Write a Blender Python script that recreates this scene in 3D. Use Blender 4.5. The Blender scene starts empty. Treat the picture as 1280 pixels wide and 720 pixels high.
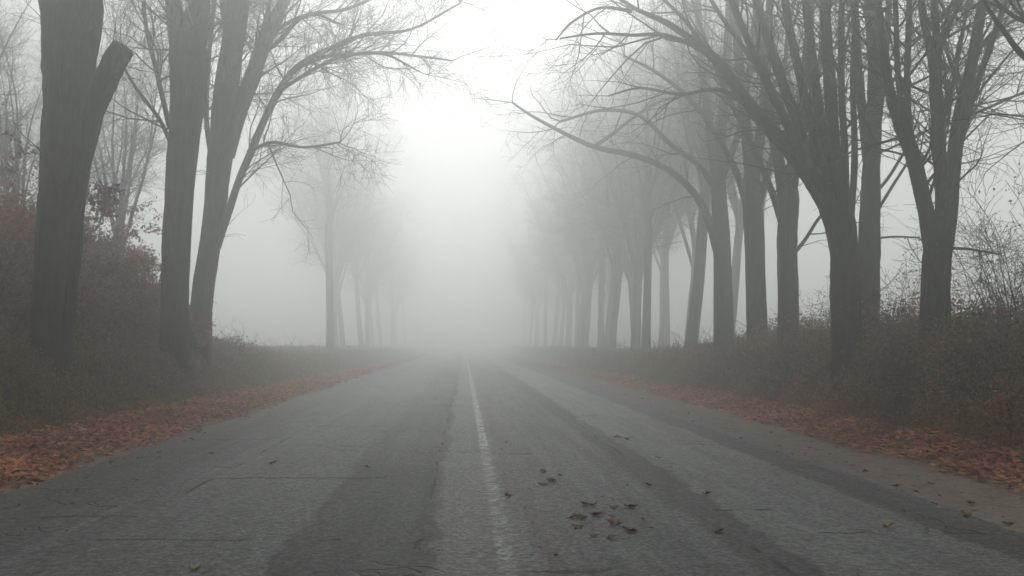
import bpy, math, random
import numpy as np
from mathutils import Vector, noise
R = math.radians
C = bpy.context.scene.collection
sc = bpy.context.scene

# ------------------------------------------------------------------ camera
FPX, VX, VY, EYE = 1150.0, 580.0, 430.0, 1.3        # focal length and vanishing point in 1280x720 pixels
cam = bpy.data.cameras.new('camera')
co = bpy.data.objects.new('camera', cam); C.objects.link(co)
cam.sensor_width = 36; cam.lens = 36 * FPX / 1280
cam.shift_x = (640 - VX) / 1280; cam.shift_y = (VY - 360) / 1280
co.location = (0, 0, EYE); co.rotation_euler = (R(90), 0, 0)
cam.clip_start = 0.1; cam.clip_end = 3000
sc.camera = co

# ------------------------------------------------------------------ sky, sun, exposure
SUN_EL, SUN_AZ = R(46), R(1.5)
w = bpy.data.worlds.new('World'); sc.world = w; w.use_nodes = True
nt = w.node_tree; nt.nodes.clear()
sky = nt.nodes.new('ShaderNodeTexSky'); sky.sky_type = 'NISHITA'; sky.sun_disc = False
sky.sun_elevation = SUN_EL; sky.sun_rotation = SUN_AZ; sky.dust_density = 1.0; sky.air_density = 1.0
hs = nt.nodes.new('ShaderNodeHueSaturation'); hs.inputs['Saturation'].default_value = 0.12
bg = nt.nodes.new('ShaderNodeBackground'); bg.inputs['Strength'].default_value = 0.06
wo = nt.nodes.new('ShaderNodeOutputWorld')
nt.links.new(sky.outputs[0], hs.inputs['Color']); nt.links.new(hs.outputs[0], bg.inputs[0]); nt.links.new(bg.outputs[0], wo.inputs[0])
sl = bpy.data.lights.new('sun', 'SUN'); sl.energy = 1.5; sl.angle = R(60); sl.color = (1.0, 0.985, 0.95)
so = bpy.data.objects.new('sun', sl); C.objects.link(so)
sv = Vector((math.sin(SUN_AZ) * math.cos(SUN_EL), math.cos(SUN_AZ) * math.cos(SUN_EL), math.sin(SUN_EL)))
so.rotation_euler = (-sv).to_track_quat('-Z', 'Y').to_euler(); so.location = (0, 0, 60)
sc.view_settings.view_transform = 'Standard'; sc.view_settings.look = 'None'
sc.view_settings.exposure = 0.54; sc.view_settings.gamma = 1.0
sc.cycles.volume_bounces = 8
sc.cycles.max_bounces = 8
sc.cycles.use_denoising = True
HAZE_DENSITY, HAZE_G = 0.0225, 0.85

rng = random.Random(11)
npr = np.random.default_rng(7)

# ------------------------------------------------------------------ helpers
def tag(o, label=None, cat=None, group=None, kind=None):
    if label: o['label'] = label
    if cat: o['category'] = cat
    if group: o['group'] = group
    if kind: o['kind'] = kind
    return o
def empty(name, loc, label, cat, group=None):
    o = bpy.data.objects.new(name, None); C.objects.link(o); o.location = loc
    o.empty_display_size = 0.3
    return tag(o, label, cat, group)
def fast_mesh(name, verts, faces, mat, parent=None, smooth=False, origin=None):
    """verts (N,3), faces (M,k) all the same size"""
    verts = np.asarray(verts, np.float32).copy(); faces = np.asarray(faces, np.int32)
    if origin is not None: verts -= np.array(origin, np.float32)
    me = bpy.data.meshes.new(name)
    k = faces.shape[1]
    me.vertices.add(len(verts)); me.vertices.foreach_set('co', verts.ravel())
    me.loops.add(faces.size); me.loops.foreach_set('vertex_index', faces.ravel())
    me.polygons.add(len(faces)); me.polygons.foreach_set('loop_start', np.arange(0, faces.size, k, dtype=np.int32))
    me.update(calc_edges=True)
    me.polygons.foreach_set('use_smooth', np.full(len(faces), smooth))
    me.materials.append(mat)
    o = bpy.data.objects.new(name, me); C.objects.link(o)
    if parent is not None: o.parent = parent
    elif origin is not None: o.location = origin
    return o
def smooth01(a, b, x):
    t = np.clip((x - a) / (b - a), 0, 1); return t * t * (3 - 2 * t)
def bumps(x, y, s, seed=0):
    a = np.sin(x * 1.7 / s + seed) * np.sin(y * 1.3 / s + seed * 2.1)
    b = np.sin(x * 3.9 / s + y * 2.2 / s + seed * .7) * 0.5
    c = np.sin(x * 2.3 / s - y * 5.1 / s + seed * 1.3) * 0.35
    return (a + b + c) / 1.85
def gz(x, y):
    """height of the ground"""
    x = np.asarray(x, float); y = np.asarray(y, float); u = -x
    r = 0.16 * smooth01(5.2, 6.2, x) + 0.50 * smooth01(6.0, 7.6, x) + 0.15 * smooth01(7.6, 9, x) - 0.9 * smooth01(10, 24, x)
    l = 0.10 * smooth01(4.0, 6.0, u) + 0.72 * smooth01(5.8, 7.1, u) + 0.6 * smooth01(7.3, 12, u) - 0.5 * smooth01(16, 40, u)
    r = r * (1 - .35 * smooth01(28, 45, y)); l = l * (1 - .5 * smooth01(26, 42, y))
    n = bumps(x, y, 1.6, 3) * 0.05 * smooth01(4.6, 6.5, np.abs(x)) + bumps(x, y, 5, 1) * 0.12 * smooth01(7, 10, np.abs(x))
    rut = -0.012 * smooth01(3.9, 4.4, x) * (1 - smooth01(4.9, 5.3, x))
    return r + l + n + rut
def P(px, py, d):
    return Vector(((px - VX) / FPX * d, d, EYE - (py - VY) / FPX * d))

# ------------------------------------------------------------------ materials
def mat(name):
    m = bpy.data.materials.new(name); m.use_nodes = True
    n = m.node_tree; b = n.nodes['Principled BSDF']; return m, n, b
def N(n, t, **kw):
    x = n.nodes.new(t)
    for k, v in kw.items(): setattr(x, k, v)
    return x
def ramp(n, fac, stops):
    r = N(n, 'ShaderNodeValToRGB'); e = r.color_ramp.elements
    while len(e) < len(stops): e.new(0.5)
    for i, (p, c) in enumerate(stops):
        e[i].position = p; e[i].color = (*c, 1) if len(c) == 3 else c
    n.links.new(fac, r.inputs[0]); return r.outputs[0]
def noise_tex(n, vec, scale, detail=4, rough=.55):
    t = N(n, 'ShaderNodeTexNoise'); t.inputs['Scale'].default_value = scale
    t.inputs['Detail'].default_value = detail; t.inputs['Roughness'].default_value = rough
    if vec is not None: n.links.new(vec, t.inputs['Vector'])
    return t.outputs[0]
def mathn(n, op, a, b=None, c=None, clamp=False):
    m = N(n, 'ShaderNodeMath', operation=op); m.use_clamp = clamp
    for i, v in enumerate((a, b, c)):
        if v is None: continue
        if isinstance(v, (int, float)): m.inputs[i].default_value = v
        else: n.links.new(v, m.inputs[i])
    return m.outputs[0]
def sstep(n, v, a, b, o0=0.0, o1=1.0):
    m = N(n, 'ShaderNodeMapRange', interpolation_type='SMOOTHSTEP')
    n.links.new(v, m.inputs['Value'])
    for k, x in (('From Min', a), ('From Max', b), ('To Min', o0), ('To Max', o1)): m.inputs[k].default_value = x
    return m.outputs[0]
def mixc(n, fac, a, b, mode='MIX'):
    m = N(n, 'ShaderNodeMix', data_type='RGBA', blend_type=mode)
    if isinstance(fac, (int, float)): m.inputs[0].default_value = fac
    else: n.links.new(fac, m.inputs[0])
    for i, v in ((6, a), (7, b)):
        if isinstance(v, tuple): m.inputs[i].default_value = (*v, 1)
        else: n.links.new(v, m.inputs[i])
    return m.outputs[2]
def bump(n, b, h, strength, dist):
    x = N(n, 'ShaderNodeBump'); x.inputs['Strength'].default_value = strength; x.inputs['Distance'].default_value = dist
    n.links.new(h, x.inputs['Height']); n.links.new(x.outputs[0], b.inputs['Normal'])

def bark_material(name, c0, c1, c2):
    m, n, b = mat(name)
    tc = N(n, 'ShaderNodeTexCoord'); mp = N(n, 'ShaderNodeMapping'); mp.inputs['Scale'].default_value = (14, 14, 2.2)
    n.links.new(tc.outputs['Object'], mp.inputs[0])
    f = noise_tex(n, mp.outputs[0], 1.0, 5, .65)
    g = noise_tex(n, tc.outputs['Object'], 0.8, 3)
    col = ramp(n, f, [(0.3, c0), (0.55, c1), (0.75, c2)])
    col = mixc(n, sstep(n, g, .5, .7, 0, .5), col, (0.045, 0.052, 0.030))     # algae patches
    n.links.new(col, b.inputs['Base Color']); b.inputs['Roughness'].default_value = .95
    b.inputs['Specular IOR Level'].default_value = .15
    bump(n, b, f, 1.0, .06)
    return m
M_bark = bark_material('bark', (0.008, 0.007, 0.006), (0.028, 0.024, 0.020), (0.075, 0.066, 0.056))
M_twig = bark_material('twig_bark', (0.022, 0.018, 0.015), (0.04, 0.034, 0.028), (0.06, 0.05, 0.042))
m, n, b = mat('cut_wood'); M_cut = m
tc = N(n, 'ShaderNodeTexCoord')
n.links.new(ramp(n, noise_tex(n, tc.outputs['Object'], 9, 4), [(.3, (0.03, 0.024, 0.018)), (.7, (0.09, 0.07, 0.05))]), b.inputs['Base Color'])
b.inputs['Roughness'].default_value = 1

def leaf_material(name, stops, rough=.75, trans=.35):
    m, n, b = mat(name)
    g = N(n, 'ShaderNodeNewGeometry')
    tc = N(n, 'ShaderNodeTexCoord')
    col = ramp(n, g.outputs['Random Per Island'], stops)
    f = noise_tex(n, tc.outputs['Object'], .9, 3)
    col = mixc(n, 1.0, col, ramp(n, f, [(.35, (.62, .62, .62)), (.65, (1.15, 1.15, 1.15))]), 'MULTIPLY')
    n.links.new(col, b.inputs['Base Color']); b.inputs['Roughness'].default_value = rough
    b.inputs['Specular IOR Level'].default_value = .3
    tl = N(n, 'ShaderNodeBsdfTranslucent'); n.links.new(col, tl.inputs[0])
    mx = N(n, 'ShaderNodeMixShader'); mx.inputs[0].default_value = trans
    n.links.new(b.outputs[0], mx.inputs[1]); n.links.new(tl.outputs[0], mx.inputs[2])
    n.links.new(mx.outputs[0], n.nodes['Material Output'].inputs[0])
    return m
M_litter = leaf_material('fallen_leaf', [(0, (0.10, 0.028, 0.015)), (.15, (0.32, 0.095, 0.05)), (.5, (0.58, 0.215, 0.105)), (.8, (0.56, 0.30, 0.17)), (.92, (0.30, 0.10, 0.055)), (1, (0.06, 0.025, 0.018))])
M_copper = leaf_material('copper_leaf', [(0, (0.12, 0.032, 0.014)), (.4, (0.28, 0.075, 0.03)), (.75, (0.44, 0.14, 0.055)), (1, (0.20, 0.10, 0.04))])
M_brown = leaf_material('bramble_leaf', [(0, (0.06, 0.022, 0.011)), (.35, (0.25, 0.09, 0.042)), (.6, (0.34, 0.12, 0.056)), (.8, (0.17, 0.11, 0.036)), (1, (0.42, 0.22, 0.10))])
M_green = leaf_material('bank_leaf', [(0, (0.03, 0.034, 0.010)), (.3, (0.14, 0.13, 0.034)), (.5, (0.22, 0.155, 0.048)), (.75, (0.32, 0.135, 0.052)), (1, (0.16, 0.05, 0.022))])
M_grass = leaf_material('grass_blade', [(0, (0.07, 0.07, 0.02)), (.5, (0.19, 0.145, 0.05)), (1, (0.34, 0.22, 0.10))])
M_roadleaf = leaf_material('curled_leaf', [(0, (0.03, 0.015, 0.011)), (.4, (0.09, 0.035, 0.024)), (.65, (0.22, 0.10, 0.065)), (1, (0.36, 0.25, 0.18))])
M_paleleaf = leaf_material('pale_leaf', [(0, (0.24, 0.17, 0.11)), (1, (0.36, 0.28, 0.2))])

# ground: soil and damp mulch, sandy dirt beside the asphalt
m, n, b = mat('soil_and_shoulder'); M_ground = m
tc = N(n, 'ShaderNodeTexCoord'); sp = N(n, 'ShaderNodeSeparateXYZ'); n.links.new(tc.outputs['Object'], sp.inputs[0])
big = noise_tex(n, tc.outputs['Object'], .7, 4); fine = noise_tex(n, tc.outputs['Object'], 22, 5, .7); mid = noise_tex(n, tc.outputs['Object'], 4, 4)
xn = mathn(n, 'ADD', sp.outputs[0], mathn(n, 'MULTIPLY', mathn(n, 'SUBTRACT', mid, .5), .7))
soil = ramp(n, fine, [(.3, (0.018, 0.012, 0.008)), (.55, (0.045, 0.030, 0.018)), (.8, (0.08, 0.055, 0.03))])
dirt = ramp(n, fine, [(.3, (0.085, 0.066, 0.055)), (.55, (0.18, 0.142, 0.120)), (.8, (0.30, 0.245, 0.21))])
dirt = mixc(n, sstep(n, mid, .5, .68, 0, .6), dirt, (0.055, 0.046, 0.042))
near_road = mathn(n, 'MULTIPLY', sstep(n, xn, -4.7, -4.2), sstep(n, xn, 5.3, 5.8, 1, 0))
n.links.new(mixc(n, near_road, soil, dirt), b.inputs['Base Color']); b.inputs['Roughness'].default_value = .95
b.inputs['Specular IOR Level'].default_value = .2
bump(n, b, fine, .7, .03)

# road: old asphalt with lengthwise repairs, seams, cracks
m, n, b = mat('asphalt'); M_road = m
tc = N(n, 'ShaderNodeTexCoord'); OB = tc.outputs['Object']
sp = N(n, 'ShaderNodeSeparateXYZ'); n.links.new(OB, sp.inputs[0]); X, Y = sp.outputs[0], sp.outputs[1]
edge = noise_tex(n, OB, 1.6, 5, .7); edge2 = noise_tex(n, OB, .35, 3); fine = noise_tex(n, OB, 26, 6, .9); grit = noise_tex(n, OB, 160, 2, .8)
mp = N(n, 'ShaderNodeMapping'); mp.inputs['Scale'].default_value = (3.4, .16, 1); n.links.new(OB, mp.inputs[0])
streak = noise_tex(n, mp.outputs[0], 1.6, 5, .65)
mp2 = N(n, 'ShaderNodeMapping'); mp2.inputs['Scale'].default_value = (.35, 3.2, 1); n.links.new(OB, mp2.inputs[0])
cross = noise_tex(n, mp2.outputs[0], 1.5, 5, .65)
wob = mathn(n, 'ADD', mathn(n, 'MULTIPLY', mathn(n, 'SUBTRACT', edge, .5), .34), mathn(n, 'MULTIPLY', mathn(n, 'SUBTRACT', edge2, .5), .35))
XW = mathn(n, 'ADD', X, wob)
def band(x0, x1, s=.05):
    s *= .6; return mathn(n, 'MULTIPLY', sstep(n, XW, x0 - s, x0 + s), sstep(n, XW, x1 - s, x1 + s, 1, 0))
base = ramp(n, streak, [(.3, (0.046, 0.047, 0.049)), (.5, (0.068, 0.070, 0.073)), (.7, (0.096, 0.099, 0.102))])
col = mixc(n, mathn(n, 'MULTIPLY', band(2.0, 3.3, .06), .8), base, ramp(n, streak, [(.3, (0.080, 0.084, 0.084)), (.5, (0.115, 0.120, 0.119)), (.7, (0.15, 0.156, 0.154))]))   # pale outer lane strip
col = mixc(n, mathn(n, 'MULTIPLY', band(1.64, 2.0, .10), .6), col, (0.024, 0.024, 0.025))                      # dark seam beside it
col = mixc(n, mathn(n, 'MULTIPLY', band(3.3, 3.75, .12), .5), col, (0.024, 0.024, 0.025))                       # dark outer edge
col = mixc(n, mathn(n, 'MULTIPLY', band(-.2, .34, .12), .5), col, (0.125, 0.125, 0.12))                          # strip along the centre
col = mixc(n, mathn(n, 'MULTIPLY', band(-.34, -.2, .05), .6), col, (0.024, 0.024, 0.025))
patchy = mathn(n, 'MULTIPLY', band(-1.15, -.3, .06), sstep(n, Y, 9.4, 9.9, .6, .3))
col = mixc(n, patchy, col, (0.024, 0.024, 0.025))                                                              # dark repaired panel
col = mixc(n, mathn(n, 'MULTIPLY', band(-2.5, -1.15, .12), .5), col, (0.085, 0.088, 0.088))                      # polished wheel track
col = mixc(n, mathn(n, 'MULTIPLY', band(-9, -2.9, .5), .45), col, (0.024, 0.024, 0.025))
col = mixc(n, mathn(n, 'MULTIPLY', band(.42, .62, .05), .35), col, (0.10, 0.062, 0.05))                         # reddish grit beside the line
# faded paint line
XL = mathn(n, 'ADD', X, mathn(n, 'MULTIPLY', mathn(n, 'SUBTRACT', noise_tex(n, OB, 6, 4, .7), .5), .10))
pl = mathn(n, 'MULTIPLY', sstep(n, XL, .18, .22), sstep(n, XL, .28, .32, 1, 0))
pl = mathn(n, 'MULTIPLY', mathn(n, 'MULTIPLY', pl, sstep(n, noise_tex(n, OB, 5, 7, .9), .45, .56)), sstep(n, Y, 7, 12.5, .4, .95))
col = mixc(n, pl, col, (0.50, 0.50, 0.47))
# stains across
col = mixc(n, sstep(n, cross, .56, .72, 0, .4), col, (0.024, 0.024, 0.025))
# cracks across and along
def crack(coord, period, off, wdt, amp):
    wv = mathn(n, 'ADD', coord, mathn(n, 'MULTIPLY', mathn(n, 'SUBTRACT', edge, .5), amp))
    pp = mathn(n, 'PINGPONG', mathn(n, 'ADD', wv, off), period)
    return sstep(n, pp, wdt * .4, wdt, 1, 0)
lane = mathn(n, 'ROUND', mathn(n, 'MULTIPLY', XW, .62))
YL = mathn(n, 'ADD', Y, mathn(n, 'MULTIPLY', lane, .83))
YL = mathn(n, 'ADD', YL, mathn(n, 'MULTIPLY', noise_tex(n, OB, 9, 6, .8), .14))
ck = mathn(n, 'MULTIPLY', crack(YL, 1.38, .3, .036, .42), sstep(n, noise_tex(n, OB, 1.1, 3), .48, .56))
ck = mathn(n, 'ADD', ck, mathn(n, 'MULTIPLY', crack(X, 1.05, .28, .022, .14), sstep(n, noise_tex(n, OB, .8, 3), .5, .57)), None, True)
col = mixc(n, mathn(n, 'MULTIPLY', ck, .9), col, (0.014, 0.014, 0.014))
vor = N(n, 'ShaderNodeTexVoronoi', feature='DISTANCE_TO_EDGE'); vor.inputs['Scale'].default_value = .8
dv = N(n, 'ShaderNodeVectorMath', operation='ADD'); n.links.new(OB, dv.inputs[0])
nz = N(n, 'ShaderNodeTexNoise'); nz.inputs['Scale'].default_value = 2.5; n.links.new(OB, nz.inputs[0]); n.links.new(nz.outputs[1], dv.inputs[1])
n.links.new(dv.outputs[0], vor.inputs['Vector'])
vk = mathn(n, 'MULTIPLY', sstep(n, vor.outputs['Distance'], .004, .018, 1, 0), sstep(n, edge2, .5, .62))
col = mixc(n, mathn(n, 'MULTIPLY', vk, .6), col, (0.018, 0.018, 0.018))
agg = ramp(n, fine, [(.34, (.12, .12, .12)), (.48, (.8, .8, .8)), (.62, (2.5, 2.5, 2.47))])
col = mixc(n, .95, col, agg, 'MULTIPLY')
col = mixc(n, sstep(n, grit, .62, .72, 0, .6), col, (0.30, 0.295, 0.285))
n.links.new(col, b.inputs['Base Color'])
bw = N(n, 'ShaderNodeRGBToBW'); n.links.new(col, bw.inputs[0])
n.links.new(sstep(n, bw.outputs[0], .01, .14, .62, .48), b.inputs['Roughness'])          # the worn pale parts are the polished ones
n.links.new(sstep(n, bw.outputs[0], .005, .13, .22, .44), b.inputs['Specular IOR Level'])
hh = mathn(n, 'SUBTRACT', mathn(n, 'ADD', fine, mathn(n, 'MULTIPLY', grit, .4)), mathn(n, 'MULTIPLY', mathn(n, 'ADD', ck, vk), 2))
bump(n, b, hh, 1.0, .03)

# ------------------------------------------------------------------ the setting
xs = np.concatenate([np.linspace(-150, -20, 14), np.linspace(-18, -8.4, 26), np.linspace(-8, 8, 110), np.linspace(8.4, 18, 26), np.linspace(20, 150, 14)])
ys = np.concatenate([np.linspace(-30, 0, 12), np.linspace(1, 60, 200), np.linspace(62, 150, 60), np.linspace(155, 480, 40)])
gx, gy = np.meshgrid(xs, ys)
v = np.stack([gx.ravel(), gy.ravel(), gz(gx, gy).ravel() - 0.02], 1)
a = np.arange(len(xs) * len(ys)).reshape(len(ys), len(xs))
f = np.stack([a[:-1, :-1].ravel(), a[:-1, 1:].ravel(), a[1:, 1:].ravel(), a[1:, :-1].ravel()], 1)
tag(fast_mesh('ground', v, f, M_ground, smooth=True), kind='structure')

# road sheet with broken edges
ys = np.concatenate([np.arange(-30, 0, 1.0), np.arange(0, 60, .08), np.arange(60, 480, 2.0)])
def edge_noise(y, s): return np.array([noise.fractal(Vector((s, float(t) * .9, 0)), 1.0, 2.0, 5) for t in y])
le = -3.95 + .16 * edge_noise(ys, 3.1); re = 3.85 + .16 * edge_noise(ys, 9.7)
cols = np.array([0, .12, .3, .5, .7, .88, 1])
vx = le[:, None] * (1 - cols) + re[:, None] * cols
vy = np.repeat(ys[:, None], len(cols), 1)
vz = 0.006 + 0.022 * (1 - (vx / 4.0) ** 2).clip(0)
v = np.stack([vx.ravel(), vy.ravel(), vz.ravel()], 1)
a = np.arange(vx.size).reshape(vx.shape)
f = np.stack([a[:-1, :-1].ravel(), a[:-1, 1:].ravel(), a[1:, 1:].ravel(), a[1:, :-1].ravel()], 1)
tag(fast_mesh('road', v, f, M_road, smooth=True), kind='structure')
def road_z(x): return 0.006 + 0.022 * max(0, 1 - (x / 4.0) ** 2) if -3.9 < x < 3.8 else -0.015

# haze: one even closed box of air
HT = 22.0
hb = [(-152, -32, -2.2), (152, -32, -2.2), (152, 482, -2.2), (-152, 482, -2.2), (-152, -32, HT), (152, -32, HT), (152, 482, HT), (-152, 482, HT)]
hf = [(0, 3, 2, 1), (4, 5, 6, 7), (0, 1, 5, 4), (1, 2, 6, 5), (2, 3, 7, 6), (3, 0, 4, 7)]
m = bpy.data.materials.new('haze'); m.use_nodes = True; n = m.node_tree; n.nodes.clear()
pv = N(n, 'ShaderNodeVolumePrincipled'); out = N(n, 'ShaderNodeOutputMaterial')
pv.inputs['Color'].default_value = (0.978, 0.9995, 0.984, 1); pv.inputs['Density'].default_value = HAZE_DENSITY; pv.inputs['Anisotropy'].default_value = HAZE_G
n.links.new(pv.outputs[0], out.inputs['Volume'])
tag(fast_mesh('haze', hb, hf, m), 'pale even fog filling the whole avenue', 'fog', kind='stuff')

# ------------------------------------------------------------------ tubes
class Tubes:
    def __init__(s): s.b = {}
    def add(s, pts, rad, sides):
        s.b.setdefault((len(pts), sides), []).append(([tuple(p) for p in pts], rad))
    def build(s, name, material, parent, origin):
        V, F, off = [], [], 0
        for (npt, sd), lst in s.b.items():
            Pp = np.array([x[0] for x in lst], float); Rr = np.array([x[1] for x in lst], float); mm = len(lst)
            T = np.gradient(Pp, axis=1); T /= np.linalg.norm(T, axis=2, keepdims=True) + 1e-9
            mean = T.mean(1); ref = np.zeros((mm, 3)); ref[np.arange(mm), np.argmin(np.abs(mean), 1)] = 1
            U = np.cross(T, ref[:, None, :]); U /= np.linalg.norm(U, axis=2, keepdims=True) + 1e-9
            W = np.cross(T, U)
            ang = np.linspace(0, 2 * math.pi, sd, endpoint=False)
            rr = Rr[:, :, None] * np.ones(sd)
            if sd >= 10:
                t = np.arange(npt)[None, :, None]; ph = npr.uniform(0, 6, (mm, 1, 1))
                rr = rr * (1 + .09 * np.sin(3 * ang + ph + t * .21) + .05 * np.sin(5 * ang - ph + t * .37) + .03 * np.sin(9 * ang + t * .6) + npr.normal(0, .018, rr.shape))
            vv = Pp[:, :, None, :] + rr[..., None] * (np.cos(ang)[:, None] * U[:, :, None, :] + np.sin(ang)[:, None] * W[:, :, None, :])
            idx = np.arange(mm * npt * sd).reshape(mm, npt, sd) + off
            nx = np.roll(idx, -1, 2)
            F.append(np.stack([idx[:, :-1], nx[:, :-1], nx[:, 1:], idx[:, 1:]], -1).reshape(-1, 4))
            V.append(vv.reshape(-1, 3)); off += mm * npt * sd
        return fast_mesh(name, np.concatenate(V), np.concatenate(F), material, parent, True, origin)

def rand_perp(t, r):
    while True:
        a = Vector((r.gauss(0, 1), r.gauss(0, 1), r.gauss(0, 1)))
        p = a - t * a.dot(t)
        if p.length > .1: return p.normalized()
def sample(pts, t):
    k = t * (len(pts) - 1); i = min(int(k), len(pts) - 2); f = k - i
    return pts[i].lerp(pts[i + 1], f), (pts[i + 1] - pts[i]).normalized()
def walk(p, d, L, nseg, wig, lift, r):
    out = [p.copy()]; d = d.copy()
    for i in range(nseg):
        d = d + Vector((r.gauss(0, wig), r.gauss(0, wig), r.gauss(0, wig) + lift)); d.normalize()
        p = p + d * (L / nseg); out.append(p.copy())
    return out
# count, length share, angle range, segments, sides, wiggle, lift
LEVELS = {1: (9, (0.9, 2.6), (28, 62), 6, 5, .16, .02), 2: (6, (0.5, 1.2), (28, 60), 4, 3, .17, .0), 3: (4, (0.22, 0.6), (25, 55), 3, 3, .16, -.01)}
def spawn(pts, radii, level, tb, r, dens=1.0, t0=.25, scale=1.0, lift=None, maxlev=3):
    cnt, (l0, l1), (a0, a1), nseg, sides, wig, lf = LEVELS[level]
    L = sum((pts[i + 1] - pts[i]).length for i in range(len(pts) - 1))
    if level == 1: k = max(2, int(L * 2.1 * dens))
    else: k = max(1, int(cnt * dens * r.uniform(.6, 1.3)))
    for _ in range(k):
        t = r.uniform(t0, 1) if r.random() < .85 else 1.0
        p, tg = sample(pts, min(t, .999))
        a = R(r.uniform(a0, a1)); d = tg * math.cos(a) + rand_perp(tg, r) * math.sin(a)
        ll = r.uniform(l0, l1) * scale * (1.25 - .55 * t)
        pr = radii[min(int(t * (len(radii) - 1)), len(radii) - 1)]
        r0 = min(pr * .6, .0045 + ll * {1: .0085, 2: .006, 3: .005}[level])
        c = walk(p, d, ll, nseg, wig, lf if lift is None else lift, r)
        tip = .0028
        cr = [max(tip, r0 * (1 - i / nseg) + tip * i / nseg) for i in range(nseg + 1)]
        tb.add(c, cr, sides)
        if level < maxlev: spawn(c, cr, level + 1, tb, r, dens, .12, scale, lift, maxlev)

def spline(cp, rad, sub):
    """Catmull-Rom through control points with radii"""
    cp = [Vector(c) for c in cp]
    q = [cp[0] * 2 - cp[1]] + cp + [cp[-1] * 2 - cp[-2]]
    op, orr = [], []
    for i in range(1, len(q) - 2):
        for k in range(sub):
            t = k / sub; a, b_, c, d = q[i - 1], q[i], q[i + 1], q[i + 2]
            op.append(.5 * ((2 * b_) + (c - a) * t + (2 * a - 5 * b_ + 4 * c - d) * t * t + (3 * b_ - a - 3 * c + d) * t ** 3))
            orr.append(rad[i - 1] * (1 - t) + rad[i] * t)
    op.append(cp[-1]); orr.append(rad[-1]); return op, orr

def crafted_tree(name, label, D, trunk, limbs, seed, group=None, dens=1.0, sub=6, top=15.5, twig_lift=None, trunk_top=True, ext_len=(4, 7)):
    """trunk: [(px, py, width_px, depth offset)], limbs: list of such lists; the last point goes on growing if it leaves the picture"""
    r = random.Random(seed)
    def conv(lst):
        pp, rr = [], []
        for q in lst:
            d = D + (q[3] if len(q) > 3 else 0)
            pp.append(P(q[0], q[1], d)); rr.append(q[2] / 2 / FPX * d)
        return pp, rr
    tp, tr = conv(trunk)
    bx, by = tp[0].x, tp[0].y; g = float(gz(bx, by)) - .12
    base = Vector((bx, by, g)); o = empty(name, base, label, 'tree', group)
    tp = [Vector((bx, by, g)), Vector((bx, by, g + .28))] + [p for p in tp if p.z > g + .55]
    tr = [tr[0] * 1.38, tr[0] * 1.08] + tr[len(tr) - (len(tp) - 2):]
    pts, rad = spline(tp, tr, sub)
    up = (pts[-1] - pts[-3]).normalized(); re_ = rad[-1]
    cap = [(.8, .84), (1.8, .55), (2.6, .28), (3.1, .05)]
    tb = Tubes(); tb.add(pts + [pts[-1] + up * re_ * k for k, _ in cap], rad + [re_ * q for _, q in cap], 18); tb.build('trunk', M_bark, o, base)
    tw = Tubes()
    spawn(pts, rad, 1, tw, r, dens * .35, .35, .8)
    for lst in limbs:
        grow = True; stub = False
        if lst[-1] == 'end': lst = lst[:-1]; grow = False
        if lst[-1] == 'stub': lst = lst[:-1]; grow = False; stub = True
        lp, lr = conv(lst)
        pts, rad = spline(lp, lr, sub)
        if grow:
            d = (pts[-1] - pts[-3]).normalized(); d = (d + Vector((r.gauss(0, .15), r.gauss(0, .35), .3))).normalized()
            L = min(r.uniform(*ext_len), max(1.5, top - pts[-1].z))
            ex = walk(pts[-1], d, L, 8, .07, .02, r)
            r0 = rad[-1]; pts += ex[1:]; rad += [max(.01, r0 * (1 - k / 8.5)) for k in range(1, 9)]
        tb = Tubes()
        if stub:
            tb.add(pts, rad, 14)
            e = pts[-1]; dd = (pts[-1] - pts[-2]).normalized()
            lo = tb.build('limb', M_bark, o, base)
            cb = Tubes(); cb.add([e, e + dd * .01, e + dd * .045, e + dd * .05], [rad[-1] * 1.08, rad[-1] * 1.05, rad[-1] * .7, .004], 14)
            cb.build('cut_end', M_cut, lo, base)
            spawn(pts, rad, 2, tw, r, 1.6, .75, 1.1)
        else:
            tb.add(pts + [pts[-1] + (pts[-1] - pts[-2]).normalized() * .01], rad + [.002], 12); tb.build('limb', M_bark, o, base)
            spawn(pts, rad, 1, tw, r, dens, .12, 1.0, twig_lift)
    tw.build('crown', M_twig, o, base)
    return o

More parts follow.
